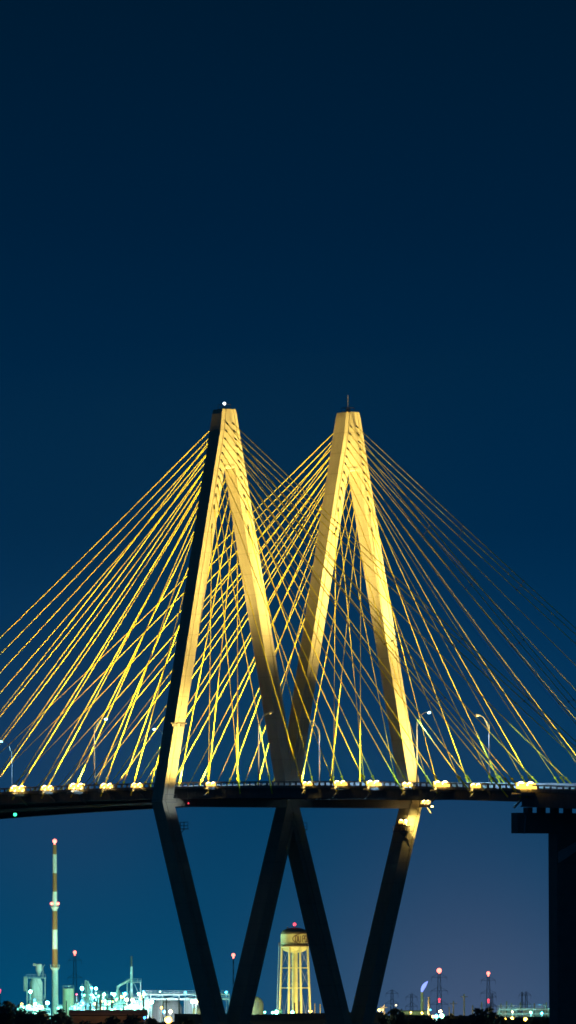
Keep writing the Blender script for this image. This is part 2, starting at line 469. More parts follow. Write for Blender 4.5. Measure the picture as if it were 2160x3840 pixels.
b = MB(); b.hexa([(1.92, -20.6, 36.2), (1.92, -13.6, 40.4), (2.3, -13.6, 40.4), (2.3, -20.6, 36.2)], [(1.92, -20.6, 38.4), (1.92, -13.6, 42.6-.7), (2.3, -13.6, 41.9), (2.3, -20.6, 38.4)])
b.build('diagonal_panel', 'parapet_concrete', pier)  # pale slanted band across the column face, in the lighter concrete

# ------------------------------------------------------------------ floodlights on the deck edges
FL = None
WARM = (1, .70, .18)
P_HEAD, P_LOW, P_MAIN = 300000, 175000, 140000
def flood_proto():
    r = empty('floodlight', 'x', 'floodlight')
    b = MB(); b.box(-.9, .9, -.8, .8, -.55, -.42)
    for x in (-.8, .8): b.box(x-.06, x+.06, -.8, .8, -.42, -.3)
    b.tube((0, 1.0, -1.5), (0, 0, -.5), .09, n=6)
    b.build('bracket', 'fixture_metal', r)
    for y in (-.42, .42):
        b = MB(); b.hexa([(-.75, y-.34, -.35), (.15, y-.34, -.35), (.15, y+.34, -.35), (-.75, y+.34, -.35)],
                         [(-.45, y-.30, -.05), (.0, y-.30, -.0), (.0, y+.30, .0), (-.45, y+.30, -.05)])
        h = b.build('housing', 'fixture_metal', r)
        b = MB(); b.hexa([(-.6, y-.33, -.04), (.12, y-.33, .02), (.12, y+.33, .02), (-.6, y+.33, -.04)],
                         [(-.5, y-.25, .42), (.3, y-.25, .48), (.3, y+.25, .48), (-.5, y+.25, .42)])
        b.build('lens', 'sodium_glow', h)
        b = MB(); b.ball((-.1, y, .26), .3, 8); b.build('bulb', 'sodium_core', h)
    return r
ordn = ['first','second','third','fourth','fifth','sixth','seventh','eighth','ninth','tenth']
pl_name = {(-1,-1): 'near edge of the near deck', (-1,1): 'inner edge of the near deck', (1,-1): 'inner edge of the far deck', (1,1): 'far edge of the far deck'}
proto = flood_proto(); used = False; DIM = {}
emit('sodium_soft', (1, .58, .12), .8)
SC = 1.18
for dk, sd_ in planes:
    cy = dk*HS; outer = (dk == sd_)
    for side in (1, -1):
        ks = range(10) if side > 0 else range(8)
        nth = -1
        for k in ks:
            if side > 0 and k == 9: u = 156.4
            else: u = (US[k] if side > 0 else UM[k]) + 2.9
            T = cy + sd_*(12.95 if outer else 12.75)
            z = zr(u)+.25
            if k == 9 and not (dk == -1 and sd_ == -1): continue
            if dk == -1 and sd_ == -1 and side > 0 and k in (1, 2): continue
            nth += 1
            o = proto if not used else copy_tree(proto); used = True
            o.location = Bw(u, T, z); o.rotation_euler = (0, 0, ALPHA + (math.pi if side > 0 else 0)); 
            near = (dk == -1 and sd_ == -1)
            s = (1.7 if near else 1.0)*random.uniform(.93, 1.08); o.scale = (s, s, s)
            if near:
                s *= ({0: .8, 3: .75, 4: .95, 5: 1.15, 6: .75, 7: 1.2, 8: .85, 9: 1.45} if side > 0 else {0: .95, 1: 1.0, 2: 1.3, 3: 1.05, 4: 1.25}).get(k, 1); o.scale = (s, s, s)
            if not near:
                o.location.z -= .75
                for h in [x for x in C.objects if x.parent == o]:
                    for q in [x for x in C.objects if x.parent == h]:
                        if q.name.startswith(('lens', 'bulb')):
                            key = q.data.name.split('.')[0] + q.data.name[-3:]
                            if key not in DIM:
                                DIM[key] = q.data.copy(); DIM[key].materials[0] = M['sodium_soft']
                            q.data = DIM[key]
            where = 'right' if side > 0 else 'left'
            o['label'] = '%s floodlight %s of the tower on the %s' % (ordn[nth], where, pl_name[dk, sd_])
            o['category'] = 'floodlight'; o['group'] = 'floodlights along the bridge deck edges'
            p0 = Bw(u, T+sd_*1.1, z+1.1)
            if near: lamp('SPOT', 'lamp_beam', WARM, 260, Bw(u+.6, T-1.7, z-.2), aim=Bw(u+.2, T+2, z-2.4), size=92, blend=.9, radius=.25)
            if side > 0:
                if outer and (k % 2 == 0 and k < 8 or (near and k == 3)):
                    za = 72 if k == 3 else (64, 71, 81, 94)[k//2]
                    lamp('SPOT', 'lamp_beam', WARM, P_LOW*(.35+.16*k), p0, aim=Bw(1.5, dk*(HS+off(za)-1.2), za), size=2*math.degrees(math.atan(11.5/math.hypot(u, za-55)))+3, blend=.8)
                else:
                    e = lambda h: math.degrees(math.atan(h/max(u, 5)))
                    hf = min(24, e(60)-e(22)); az = zr(u)+1+u*math.tan(R(min(80, (e(60)))))
                    tgt = Bw(u-u, dk*13.5, az)
                    pw = P_HEAD*(.4+.08*k)*(.45 if k > 5 else 1)*{(-1, 1): .4, (1, -1): .1, (1, 1): 1.7, (-1, -1): 1.0}[dk, sd_]; hf = min(hf, 17 if dk < 0 else 20)
                    lamp('SPOT', 'lamp_beam', WARM, pw, p0, aim=tgt, size=2*hf, blend=.6)
            else:
                e = lambda h: math.degrees(math.atan(h/-u))
                hf = min(22, e(64)-e(24))
                lamp('SPOT', 'lamp_beam', WARM, P_MAIN*(.5+.11*k)*(.3 if k > 5 else .9), p0, aim=Bw(0, dk*13, zr(u)+1-u*math.tan(R(min(80, e(64))))), size=2*hf, blend=.6)

# added cable wash spots without fixtures: from the tower foot along the main span, and up the side span
for dk in (-1, 1):
    for sd_ in (-1, 1):
        cy = dk*HS
        for uu, pw in ((-9, 270000), (-42, 185000)):
            lamp('SPOT', 'lamp_beam', WARM, pw, Bw(uu, cy+sd_*11.4, zr(uu)+1.5), aim=Bw(uu-60, cy+sd_*9, 98), size=68, blend=.8)

# big flood on the right leg and one at its knee
def big_flood(loc, label, rz, s=1.4, group='floodlights on the right tower leg'):
    o = copy_tree(proto); o.location = loc; o.rotation_euler = (0, 0, rz); o.scale = (s, s, s)
    o['label'] = label; o['group'] = group; return o
big_flood(Bw(3.4, 25.6, 47.2), 'large floodlight on the small platform of the right tower leg', ALPHA+2.4, 1.25)
lamp('SPOT', 'lamp_beam', WARM, 3800, Bw(5.2, 25.4, 47.6), aim=Bw(2.2, 28.2, 46.0), size=88, blend=.7, radius=.3)
big_flood(Bw(5.0, 30.2, 51.2), 'large floodlight beside the knee of the right tower leg under the deck', ALPHA+.3, 1.3)
lamp('SPOT', 'lamp_beam', WARM, 3000, Bw(6.2, 31.2, 50.6), aim=Bw(2.6, 29.6, 48.0), size=80, blend=.7, radius=.3)
lamp('SPOT', 'lamp_beam', (.75, .9, 1), 1800, Bw(13, -29.5, 53.2), aim=Bw(2.6, -28.8, 51.5), size=36, blend=.8)

# ------------------------------------------------------------------ street lamps
def street_lamp(u, T, inward, lit, label):
    r = empty('street_lamp', label, 'street lamp', Bw(u, T, zr(u)), ALPHA, 'street lamps on the bridge')
    b = MB(); b.tube((0,0,0), (0,0,13.1), .17, .10, 8).tube((0,0,0), (0,0,.5), .28, .24, 8); b.build('pole', 'pole_grey', r, smooth=True)
    b = MB(); y = inward
    b.path([(0,0,11.9), (0,y*.55,13.4), (0,y*1.1,14.5), (0,y*1.6,14.85), (0,y*2.2,15.05)], .075, 6)
    b.path([(0,0,13.0), (0,y*.75,14.0)], .05, 6); b.build('arm', 'pole_grey', r)
    b = MB(); b.hexa([(-.22,y*2.1,14.95), (.22,y*2.1,14.95), (.22,y*3.1,15.1), (-.22,y*3.1,15.1)], [(-.14,y*2.2,15.18), (.14,y*2.2,15.18), (.16,y*3.0,15.34), (-.16,y*3.0,15.34)])
    h = b.build('lamp_head', 'pole_grey', r)
    b = MB(); b.ball((0, y*2.75, 14.96), .36 if lit else .2, 8, .75); b.build('lamp_glass', 'mercury_glow' if lit else 'parapet_concrete', h, smooth=True)
    hp = Bw(u, T+y*2.75, zr(u)+14.55)
    if lit: lamp('SPOT', 'lamp_beam', (.36, .86, 1), 6000*lit, hp, aim=hp+Vector((0,0,-1)), size=150, blend=.1, radius=.25)
    lamp('SPOT', 'lamp_beam', (.33, .62, 1), 26000, hp, aim=Bw(u, T+y*9, zr(u)), size=128, blend=.15, radius=.25)  # added road wash under every head, unlit ones too, to brighten the parapets
    return r
street_lamp(-39, -26.0, 1, 1, 'lit street lamp on the near deck left of the left tower leg')
street_lamp(38, -26.0, 1, 0, 'dark street lamp on the near deck standing between the two towers')
street_lamp(108, -26.0, 1, 1, 'lit street lamp on the near deck in front of the right tower leg')
street_lamp(-188, 26.0, -1, 1, 'lit street lamp at the far deck edge cut by the left photo edge')
street_lamp(-110, 26.0, -1, 1.3, 'lit street lamp on the far deck half hidden by the left tower leg')
street_lamp(-36, 26.0, -1, 0, 'dark street lamp on the far deck between the centre legs and right leg')
street_lamp(41, 26.0, -1, 0, 'dark street lamp on the far deck right of the right tower')

# hanging navigation light and small red lamp under the deck
def nav(u, T, z, m, col, label, s=.5):
    r = empty('navigation_light', label, 'navigation light', Bw(u, T, z), ALPHA)
    b = MB(); b.tube((0,0,.3), (0,0,2.4), .06, n=6).tube((0,0,.25), (0,0,.45), s*.7, n=10); b.build('hanger', 'dark_steel', r)
    b = MB(); b.ball((0,0,0), s, 8); b.build('lantern_glass', m, r, smooth=True)
nav(-77.5, -26.2, 50.2, 'green_glow', None, 'green navigation light hanging below the deck at the left', .38)
nav(6, -26.2, 50.9, 'red_glow', None, 'tiny red light under the deck beside the left tower leg', .14)

#PLANT_HERE
# ------------------------------------------------------------------ industrial plant behind the bridge
DP = 3500.0
def base(x, d=DP): p = gp(x, 3800, d); return Vector((p.x, p.y, 0))
def zpx(x, y, d=DP): return gp(x, y, d).z
def wpx(n, d=DP): return n*d/F
def thing(name, label, cat, x, d=DP, group=None, rz=0): return empty(name, label, cat, base(x, d), rz, group)

def stack():
    r = thing('striped_chimney', 'tall thin chimney banded red and white with red beacons', 'chimney', 207.5)
    ys = [3168, 3205, 3275, 3345, 3417, 3487, 3560, 3629]; z = [zpx(207, y) for y in ys]
    rad = lambda zz: .62 + (z[0]-zz)*.0075
    for i in range(7):
        b = MB(); b.lathe([(rad(z[i+1]), z[i+1]), (rad(z[i]), z[i])], n=20)
        b.build('stack_band', 'red_paint' if i % 2 == 0 else 'white_paint', r, smooth=True)
    b = MB(); zb = z[-1]; b.lathe([(1.15, 0), (1.05, 6), (.98, zpx(207, 3655)), (.93, zb)], n=20); b.build('stack_base', 'white_paint', r, smooth=True)
    for zz, ro, ri in ((zb, 1.5, .95), (zpx(207, 3402), 1.25, .7)):
        b = MB(); b.lathe([(ri, zz-.9), (ro, zz-.1), (ro, zz)], n=18)
        for i in range(14):
            t = i*math.pi/7; b.tube((ro*.97*math.cos(t), ro*.97*math.sin(t), zz), (ro*.97*math.cos(t), ro*.97*math.sin(t), zz+1.0), .035, n=4)
        b.lathe([(ro, zz+.95), (ro, zz+1.02)], n=18) if False else None
        b.build('gallery', 'white_paint', r)
    b = MB(); b.tube((0, 0, z[0]), (0, 0, z[0]+.5), .3, .25); b.ball((0, 0, z[0]+1.1), .68, 8); b.build('beacon', 'redhot_glow', r)
    for dx in (-1.05, 1.05):
        b = MB(); b.ball((dx, -.35, zpx(207, 3389)), .48, 8); b.build('beacon', 'redhot_glow', r)
    lamp('SPOT', 'lamp_beam', (1, .78, .36), 60000, base(207)+Vector((-6, -30, 9)), aim=base(207)+Vector((0, 0, 42)), size=50, blend=.8)
stack()

def frame_tower(x0, x1, ytop, label, d=DP, bays=4, mat_='plant_steel', depth=None, name='process_frame', cat='steel frame', fill=None, extra=True):
    x = (x0+x1)/2; r = thing(name, label, cat, x, d); hw = wpx((x1-x0)/2, d); hd = depth or hw; H = zpx(x, ytop, d)
    b = MB()
    for sx in (-1, 1):
        for sy in (-1, 0, 1): b.tube((sx*hw, sy*hd, 0), (sx*hw, sy*hd, H), .16, n=6)
    for i in range(1, bays+1):
        z = H*i/bays
        for sy in (-1, 1): b.tube((-hw, sy*hd, z), (hw, sy*hd, z), .13, n=5)
        for sx in (-1, 1): b.tube((sx*hw, -hd, z), (sx*hw, hd, z), .13, n=5)
        z0 = H*(i-1)/bays
        b.tube((-hw, -hd, z0), (0, -hd, z), .08, n=4); b.tube((hw, -hd, z0), (0, -hd, z), .08, n=4)
    b.build('steel_frame', mat_, r)
    for i in range(1, bays+1):
        z = H*i/bays; b = MB(); b.box(-hw-.3, hw+.3, -hd-.3, hd+.3, z, z+.12)
        for zz in (.55, 1.1): b.path([(-hw-.25, -hd-.25, z+zz), (hw+.25, -hd-.25, z+zz), (hw+.25, hd+.25, z+zz)], .04, 4)
        k = int(hw*2/1.2)+1
        for j in range(k+1): xx = -hw-.25+(2*hw+.5)*j/k; b.tube((xx, -hd-.25, z), (xx, -hd-.25, z+1.1), .035, n=4)
        b.build('platform', mat_, r)
    if fill:
        b = MB(); b.lathe([(hw*.25, H*.35), (hw*.72, H*.5), (hw*.72, H*.93), (hw*.5, H*.99)], n=18); b.build('hopper', fill, r, smooth=True)
    return r, H, hw
lamp('SPOT', 'lamp_beam', (.70, .88, 1), 260000, base(600)+Vector((0, -40, 4)), aim=base(625)+Vector((0, 60, 8)), size=50, blend=.8)  # added fill spot without a fixture, brightens the huge domed tank
for xx in (290, 400, 510): lamp('SPOT', 'lamp_beam', (1, .60, .3), 900, base(xx, 3050)+Vector((0, -9, 16)), aim=base(xx, 3050)+Vector((0, 8, 6)), size=110, blend=.8)  # added warm fill spots, no fixtures, to lift the dark shed
# filter house at the far left with a silo and a cyclone on top
r, H, hw = frame_tower(103, 170, 3668, 'steel framed silo building with a cyclone on its roof', bays=3, fill='tank_white')
b = MB(); b.lathe([(.25, H+.6), (1.0, H+2.4), (1.05, H+4.2), (.8, H+4.5)], c=(.9, 0, 0), n=16); b.tube((-.9, 0, H+4.3), (.9, 0, H+4.0), .45, n=8)
b.tube((2.2, 0, H), (2.2, 0, H+3.6), .1, n=6); b.tube((2.2, 0, H+3.4), (2.9, 0, H+4.3), .09, n=6); b.build('cyclone', 'plant_steel', r)
b = MB(); b.box(-hw-1.1, -hw-.1, -1, 1, H-4.2, H+.5); b.build('stair_tower', 'plant_steel', r)
b = MB(); b.box(-hw+.4, hw-.3, -hw+.3, hw-.3, 2, H*.38); b.build('cladding', 'cladding', r)

def tank(x0, x1, ytop, label, m='tank_white', d=DP, dome=.12, name='storage_tank', roof=None, ribs=0):
    x = (x0+x1)/2; r = thing(name, label, 'tank', x, d); rad = wpx((x1-x0)/2, d); H = zpx(x, ytop, d)
    Hs = H-rad*dome*2
    b = MB(); b.lathe([(rad, 0), (rad, Hs)], n=36)
    for i in range(1, ribs+1): b.lathe([(rad+.08, Hs*i/ribs-.12), (rad+.08, Hs*i/ribs)], n=36)
    b.build('shell', m, r, smooth=True)
    b = MB(); prof = [(rad*math.cos(t), Hs+rad*dome*2*math.sin(t)) for t in [i*math.pi/2/7 for i in range(8)]]; prof[-1] = (.05, prof[-1][1])
    b.lathe(prof, n=36); b.build('roof', roof or m, r, smooth=True)
    b = MB(); k = 20
    for i in range(k):
        t = i*2*math.pi/k; b.tube((rad*.99*math.cos(t), rad*.99*math.sin(t), Hs), (rad*.99*math.cos(t), rad*.99*math.sin(t), Hs+1.1), .035, n=4)
        t2 = (i+1)*2*math.pi/k
        b.tube((rad*.99*math.cos(t), rad*.99*math.sin(t), Hs+1.1), (rad*.99*math.cos(t2), rad*.99*math.sin(t2), Hs+1.1), .035, n=4)
    b.build('guard_rail', 'plant_steel', r)
    b = MB()
    for dx in (-.25, .25): b.tube((rad*.3+dx, -rad*.97-.1, 0), (rad*.3+dx, -rad*.97-.1, Hs+1), .05, n=4)
    for i in range(int(Hs/.6)): b.tube((rad*.3-.25, -rad*.97-.1, i*.6), (rad*.3+.25, -rad*.97-.1, i*.6), .03, n=4)
    b.build('ladder', 'plant_steel', r); return r, H, rad
tank(236, 279, 3706, 'upright grey tank with dark lid right of the striped chimney', 'tank_cream', roof='tank_roof', ribs=3, dome=.05)
tank(216, 236, 3770, 'small round topped tank between chimney and upright grey tank', 'tank_white', 3480, dome=.5)
tank(276, 310, 3765, 'squat pale tank in front of the upright grey tank', 'tank_white', 3470, dome=.3)
tank(281, 297, 3738, 'slim blue white vessel beside a red lamp', 'tank_white', 3520, dome=.4)
tank(566, 684, 3738, 'huge pale domed tank behind the pipe bridge', 'tank_white', 3560, dome=.42)
tank(722, 756, 3779, 'low yellow tank against the left leg of the bridge', 'tower_cream', 3540, dome=.3)
tank(928, 988, 3737, 'cone shaped cream dome seen just right of the bridge leg', 'tower_cream', 3540, dome=.55)
r, H, rad = tank(1862, 1950, 3789, 'long low pale tank lit cyan among the poles at right', 'cladding', 3540, dome=.04)

def column(x, ytop, rpx, label, d=DP, m='pipe_steel', name='process_column'):
    r = thing(name, label, 'process column', x, d); H = zpx(x, ytop, d); rr = wpx(rpx, d)
    b = MB(); b.lathe([(rr*1.3, 0), (rr, 3), (rr, H-rr*.6), (rr*.6, H-.1), (.05, H)], n=16); b.build('vessel', m, r, smooth=True)
    for k in (.45, .7, .9):
        z = H*k; b = MB(); b.lathe([(rr+.1, z-.1), (rr+.9, z-.08), (rr+.9, z)], n=14)
        for i in range(10):
            t = i*math.pi/5; b.tube(((rr+.85)*math.cos(t), (rr+.85)*math.sin(t), z), ((rr+.85)*math.cos(t), (rr+.85)*math.sin(t), z+1), .035, n=4)
        b.build('platform', 'plant_steel', r)
    b = MB(); b.tube((rr+.3, -.3, 0), (rr+.3, -.3, H*.95), .12, n=6); b.build('riser_pipe', m, r)
    return r
column(322, 3675, 4.0, 'slim twin column standing tallest in the middle of the plant')
column(331, 3678, 3.6, 'second slim column touching the tallest twin column', 3496)
column(446, 3712, 4, 'short column just right of the plant centre')
# heater stack with kinked duct
r = thing('heater_stack', 'thin dark tipped stack joined by a slanting duct', 'chimney', 494)
zt = zpx(494, 3625); b = MB(); b.tube((0,0,0), (0,0,zt), .5, .42, 14); b.build('stack_tube', 'pipe_steel', r, smooth=True)
b = MB(); b.tube((0,0,zt), (0,0,zpx(494, 3586)), .36, .32, 12); b.build('stack_tip', 'dark_steel', r, smooth=True)
zj = zpx(494, 3672); zk = zpx(494, 3701); xk = -wpx(53)
b = MB(); b.path([(0,0,zj), (xk+.6,0,zk+.4), (xk,0,zk-.6), (xk,0,0)], .42, 12); b.ball((xk+.1,0,zk), .5, 8); b.build('duct', 'pipe_steel', r)
frame_tower(478, 528, 3684, 'open steel frame wrapped around the dark tipped stack', bays=4, depth=3)
frame_tower(372, 403, 3731, 'pipe filled frame in the middle of the plant', bays=3, depth=3, fill='pipe_steel')
frame_tower(404, 466, 3745, 'broad low frame left of the slanting duct', bays=3, depth=4)
frame_tower(314, 370, 3729, 'frame carrying pipes beside the twin columns', bays=3, depth=4)
frame_tower(500, 556, 3752, 'low crowded frame right of the dark tipped stack', bays=3, depth=4, fill='pipe_steel')
frame_tower(536, 566, 3728, 'narrow frame at the start of the pipe bridge', bays=3, depth=2)

# buildings
def building(x0, x1, ytop, label, d=DP, m='cladding', depth=10, roofm='tank_roof', win=0, gable=0):
    x = (x0+x1)/2; r = thing('plant_building', label, 'building', x, d); hw = wpx((x1-x0)/2, d); H = zpx(x, ytop, d)
    b = MB(); b.box(-hw, hw, 0, depth, 0, H); b.build('wall', m, r)
    b = MB()
    if gable: b.add([(-hw-.3,-.3,H),(hw+.3,-.3,H),(hw+.3,depth+.3,H),(-hw-.3,depth+.3,H),(-hw-.3,depth/2,H+gable),(hw+.3,depth/2,H+gable)], [(0,1,5,4),(2,3,4,5),(1,2,5),(3,0,4),(0,3,2,1)])
    else: b.box(-hw-.2, hw+.2, -.2, depth+.2, H+.003, H+.35)
    b.build('roof', roofm, r)
    for i in range(win):
        xx = -hw+(i+.5)*2*hw/win; b = MB(); b.box(xx-.6, xx+.6, -.06, .0, H*.6, H*.6+1.1); f = b.build('window', 'dark_steel', r)
        b = MB(); b.box(xx-.5, xx+.5, -.09, -.062, H*.6+.1, H*.6+1.0); b.build('pane', 'window_glow', f)
    b = MB(); b.box(-.5, .5, -.07, 0, 0, 2.1); b.build('door', 'dark_steel', r)
    return r
building(70, 122, 3776, 'low white building at the foot of the silo building', win=3)
building(122, 160, 3766, 'bright blockhouse between the silo building and chimney', 3520, 'tank_white')
building(300, 372, 3760, 'pale teal plant hall below the twin columns', 3530, win=5, depth=14)
building(372, 470, 3768, 'green lit plant hall left of the slanting duct', 3530, win=6, depth=14)
building(470, 560, 3770, 'long pale hall below the dark tipped stack', 3530, 'tank_white', win=6, depth=14)
building(690, 748, 3745, 'tall ribbed hall behind the left bridge leg', 3545, 'cladding', depth=12)
building(1500, 1600, 3793, 'low yellow lit wall beside the flare stack', 3560, 'tower_cream', depth=8)
building(1962, 2066, 3786, 'long white building at right against the pier', 3560, 'tank_white', depth=12)
b = building(262, 548, 3806, 'long rusty roofed shed in front of the plant', 3050, 'rust_roof', depth=26, roofm='rust_roof', gable=1.4)

# pipe racks
def rack(x0, x1, ytop, label, d, m='pipe_steel'):
    x = (x0+x1)/2; r = thing('pipe_rack', label, 'pipe rack', x, d); hw = wpx((x1-x0)/2, d); H = zpx(x, ytop, d)
    b = MB(); k = max(2, int(2*hw/5))
    for i in range(k+1):
        xx = -hw+2*hw*i/k
        for y in (-1, 1): b.tube((xx, y, 0), (xx, y, H), .12, n=5)
        b.box(xx-.1, xx+.1, -1.3, 1.3, H-1.6, H-1.4); b.box(xx-.1, xx+.1, -1.3, 1.3, H-.1, H+.05)
        if i < k:
            x2 = -hw+2*hw*(i+1)/k; b.tube((xx, -1.1, H-1.5), (x2, -1.1, H), .06, n=4)
    b.tube((-hw, -1.1, H), (hw, -1.1, H), .1, n=5); b.tube((-hw, -1.1, H-1.5), (hw, -1.1, H-1.5), .1, n=5); b.build('steel_frame', 'plant_steel', r)
    for y, z, q in ((-.7, H-1.2, .16), (-.1, H-1.15, .22), (.6, H-1.2, .14), (-.5, H+.25, .18), (.3, H+.3, .25)):
        b = MB(); b.tube((-hw, y, z), (hw, y, z), q, n=8); b.build('pipe', m, r, smooth=True)
    b = MB()
    for zz in (.9, 1.4): b.tube((-hw, -1.2, H+zz), (hw, -1.2, H+zz), .035, n=4)
    for i in range(int(2*hw/1.5)): b.tube((-hw+i*1.5, -1.2, H), (-hw+i*1.5, -1.2, H+1.4), .03, n=4)
    b.build('handrail', 'plant_steel', r)
rack(548, 860, 3732, 'long raised pipe bridge passing behind the left legs', 3500)
rack(300, 470, 3775, 'low pipe rack at the foot of the plant centre', 3440)
rack(470, 560, 3782, 'low pipe rack right of the slanting duct', 3450)
rack(60, 190, 3788, 'low pipe rack at the far left of the plant', 3440)
rack(1870, 2066, 3788, 'low pipe rack in front of the white building at right', 3500)
# fins on the ribbed hall and bits of clutter: small vessels, one thing each
for i, (x, y, q, dd) in enumerate(((318, 3772, 3, 3445), (345, 3781, 3.5, 3442), (386, 3757, 3, 3470), (397, 3762, 4, 3466), (412, 3758, 3, 3470), (429, 3766, 4, 3468),
        (452, 3752, 3, 3472), (511, 3757, 4, 3470), (527, 3762, 3, 3468), (549, 3748, 4, 3472), (468, 3766, 3, 3465), (264, 3778, 3, 3440))):
    names = ['tiny vessel under the twin columns', 'stubby vessel right of the twin columns', 'thin vessel left of centre frame', 'rounded vessel inside the centre frame', 'thin vessel right of centre frame',
             'stout vessel below the broad low frame', 'tall thin vessel beside the short column', 'stout vessel under the dark tipped stack', 'thin vessel in the crowded frame', 'stout vessel left of the pipe bridge', 'thin vessel under the kink of the duct', 'tiny vessel before the upright grey tank']
    r = thing('small_vessel', names[i], 'vessel', x, dd, 'small process vessels'); H = zpx(x, y, dd); rr = wpx(q, dd)
    b = MB(); b.lathe([(rr, 0), (rr, H-rr), (rr*.8, H-rr*.4), (.05, H)], n=12); b.build('shell', 'pipe_steel', r, smooth=True)
    b = MB(); b.path([(rr+.1, 0, 1), (rr+.5, 0, 1), (rr+.5, 0, H), (0, 0, H+.5)], .1, 5); b.build('riser_pipe', 'pipe_steel', r)
# flare stack
r = thing('flare_stack', 'yellow lit flare stack burning with a pale blue flame', 'flare stack', 1582, 3560)
H = zpx(1582, 3720, 3560); b = MB(); b.tube((0,0,0), (0,0,H*.4), .75, .6, 12).tube((0,0,H*.4), (0,0,H), .5, .42, 12)
for i in range(7): b.tube((.6, 0, 1+i*1.2), (.6, 0, 1.5+i*1.2), .12, n=5)
b.tube((.65, 0, 0), (.65, 0, H*.9), .07, n=5); b.build('stack_tube', 'tower_cream', r)
b = MB(); fl = []
for i, (dx, dz, q) in enumerate(((0,0,.3), (.05,.5,.45), (.3,1.2,.62), (.75,2.0,.66), (1.25,2.7,.48), (1.7,3.2,.22), (1.95,3.5,.04))): fl.append(((dx, 0, H+dz), q))
for (p, a), (q_, c) in zip(fl, fl[1:]): b.tube(p, q_, a, c, 12, cap=True)
b.build('flame', 'flame_blue', r)

# ------------------------------------------------------------------ water tower
WD = 3420.0
wt = thing('water_tower', 'yellow lit water tower with oval lettered logo and red beacon', 'water tower', 1106, WD)
sx = WD/F
zb = zpx(1106, 3547, WD); zs = zpx(1106, 3499, WD); ztop = zpx(1106, 3479, WD); zlow = zpx(1106, 3574, WD); RT = 52.5*sx
prof = [(.3, zlow)] + [(RT*math.sin(t), zb-.3-(zb-.3-zlow)*math.cos(t)) for t in [i*math.pi/2/7 for i in range(1, 8)]] + [(RT, zb), (RT, zs-.35)]
b = MB(); b.lathe(prof, n=48); tk = b.build('tank', 'tower_cream', wt, smooth=True)
b = MB(); b.lathe([(RT*max(.01, math.cos(t)), zs-.35+(ztop-zs+.35)*math.sin(t)) for t in [i*math.pi/2/9 for i in range(10)]], n=48); b.build('roof', 'tank_roof', wt, smooth=True)
b = MB(); b.lathe([(RT+.05, zb-.25), (RT+.75, zb-.2), (RT+.75, zb-.05), (RT+.05, zb-.05)], n=48)
for i in range(32):
    t = i*math.pi/16; p = ((RT+.7)*math.cos(t), (RT+.7)*math.sin(t)); b.tube((*p, zb-.05), (*p, zb+.95), .035, n=4)
    t2 = t+math.pi/16; p2 = ((RT+.7)*math.cos(t2), (RT+.7)*math.sin(t2)); b.tube((*p, zb+.95), (*p2, zb+.95), .04, n=4); b.tube((*p, zb+.45), (*p2, zb+.45), .03, n=4)
b.build('balcony', 'logo_brown', wt)
NL = 8; LA = [R(22.5+45*i) for i in range(NL)]
r0, r1 = 52*sx, 66*sx
zl = zb-.2
def legp(i, z): q = r1+(r0-r1)*z/zl; return (q*math.cos(LA[i]), q*math.sin(LA[i]), z)
for i in range(NL):
    b = MB(); b.tube(legp(i, 0), legp(i, zl), .36, .34, 10); b.build('leg', 'tower_cream', wt, smooth=True)
b = MB(); b.tube((0,0,0), (0,0,zlow+.3), .95, .95, 16); b.build('riser', 'tower_cream', wt, smooth=True)
b = MB()
lv = [0, zpx(1106, 3705, WD), zpx(1106, 3630, WD), zl-.6]
for z in lv[1:3]:
    for i in range(NL): b.tube(legp(i, z), legp((i+1) % NL, z), .14, n=6)
b.build('strut_ring', 'tower_cream', wt)
b = MB()
for z0, z1 in zip(lv, lv[1:]):
    for i in range(NL): b.tube(legp(i, z0), legp((i+1) % NL, z1), .045, n=4); b.tube(legp((i+1) % NL, z0), legp(i, z1), .045, n=4)
b.build('bracing_rods', 'galvanised', wt)
b = MB(); a = R(190)
for da in (-.06, .06): b.tube(((r1+.6)*math.cos(a+da), (r1+.6)*math.sin(a+da), 0), ((r0+.6)*math.cos(a+da), (r0+.6)*math.sin(a+da), zb+.9), .06, n=5)
for i in range(38): q = r1+(r0-r1)*i/38+.6; z = (zb+.9)*i/38; b.tube((q*math.cos(a-.06), q*math.sin(a-.06), z), (q*math.cos(a+.06), q*math.sin(a+.06), z), .05, n=4)
b.build('ladder', 'galvanised', wt)
b = MB(); b.tube((0,0,ztop-.05), (0,0,ztop+.7), .2, .12); b.tube((-2.2,0,ztop-.8), (-2.2,0,ztop+.3), .2, .2); b.build('roof_vents', 'galvanised', wt)
b = MB(); b.ball((0,0,ztop+1.0), .5, 8); b.build('beacon', 'red_glow', wt)
# lettering on the tank, wrapped round the cylinder.  angle 0 faces the camera, grows to the right
def cyl(adeg, z, q): a = R(adeg); return ((RT+q)*math.sin(a), -(RT+q)*math.cos(a), z)
def stroke(mb, pts, wd):
    for (a0, z0), (a1, z1) in zip(pts, pts[1:]):
        L_ = math.hypot(R(a1-a0)*RT, z1-z0); k = max(1, int(abs(a1-a0)/3))
        nx, nz = -(z1-z0)/L_, R(a1-a0)*RT/L_
        for j in range(k):
            aa, ab = a0+(a1-a0)*j/k, a0+(a1-a0)*(j+1)/k; za, zb_ = z0+(z1-z0)*j/k, z0+(z1-z0)*(j+1)/k
            da = math.degrees(nx*wd/2/RT); dz = nz*wd/2
            q = [(aa-da, za-dz), (ab-da, zb_-dz), (ab+da, zb_+dz), (aa+da, za+dz)]
            mb.add([cyl(x_, z_, .03) for x_, z_ in q]+[cyl(x_, z_, .09) for x_, z_ in q], [(0,1,2,3),(7,6,5,4),(0,4,5,1),(1,5,6,2),(2,6,7,3),(3,7,4,0)])
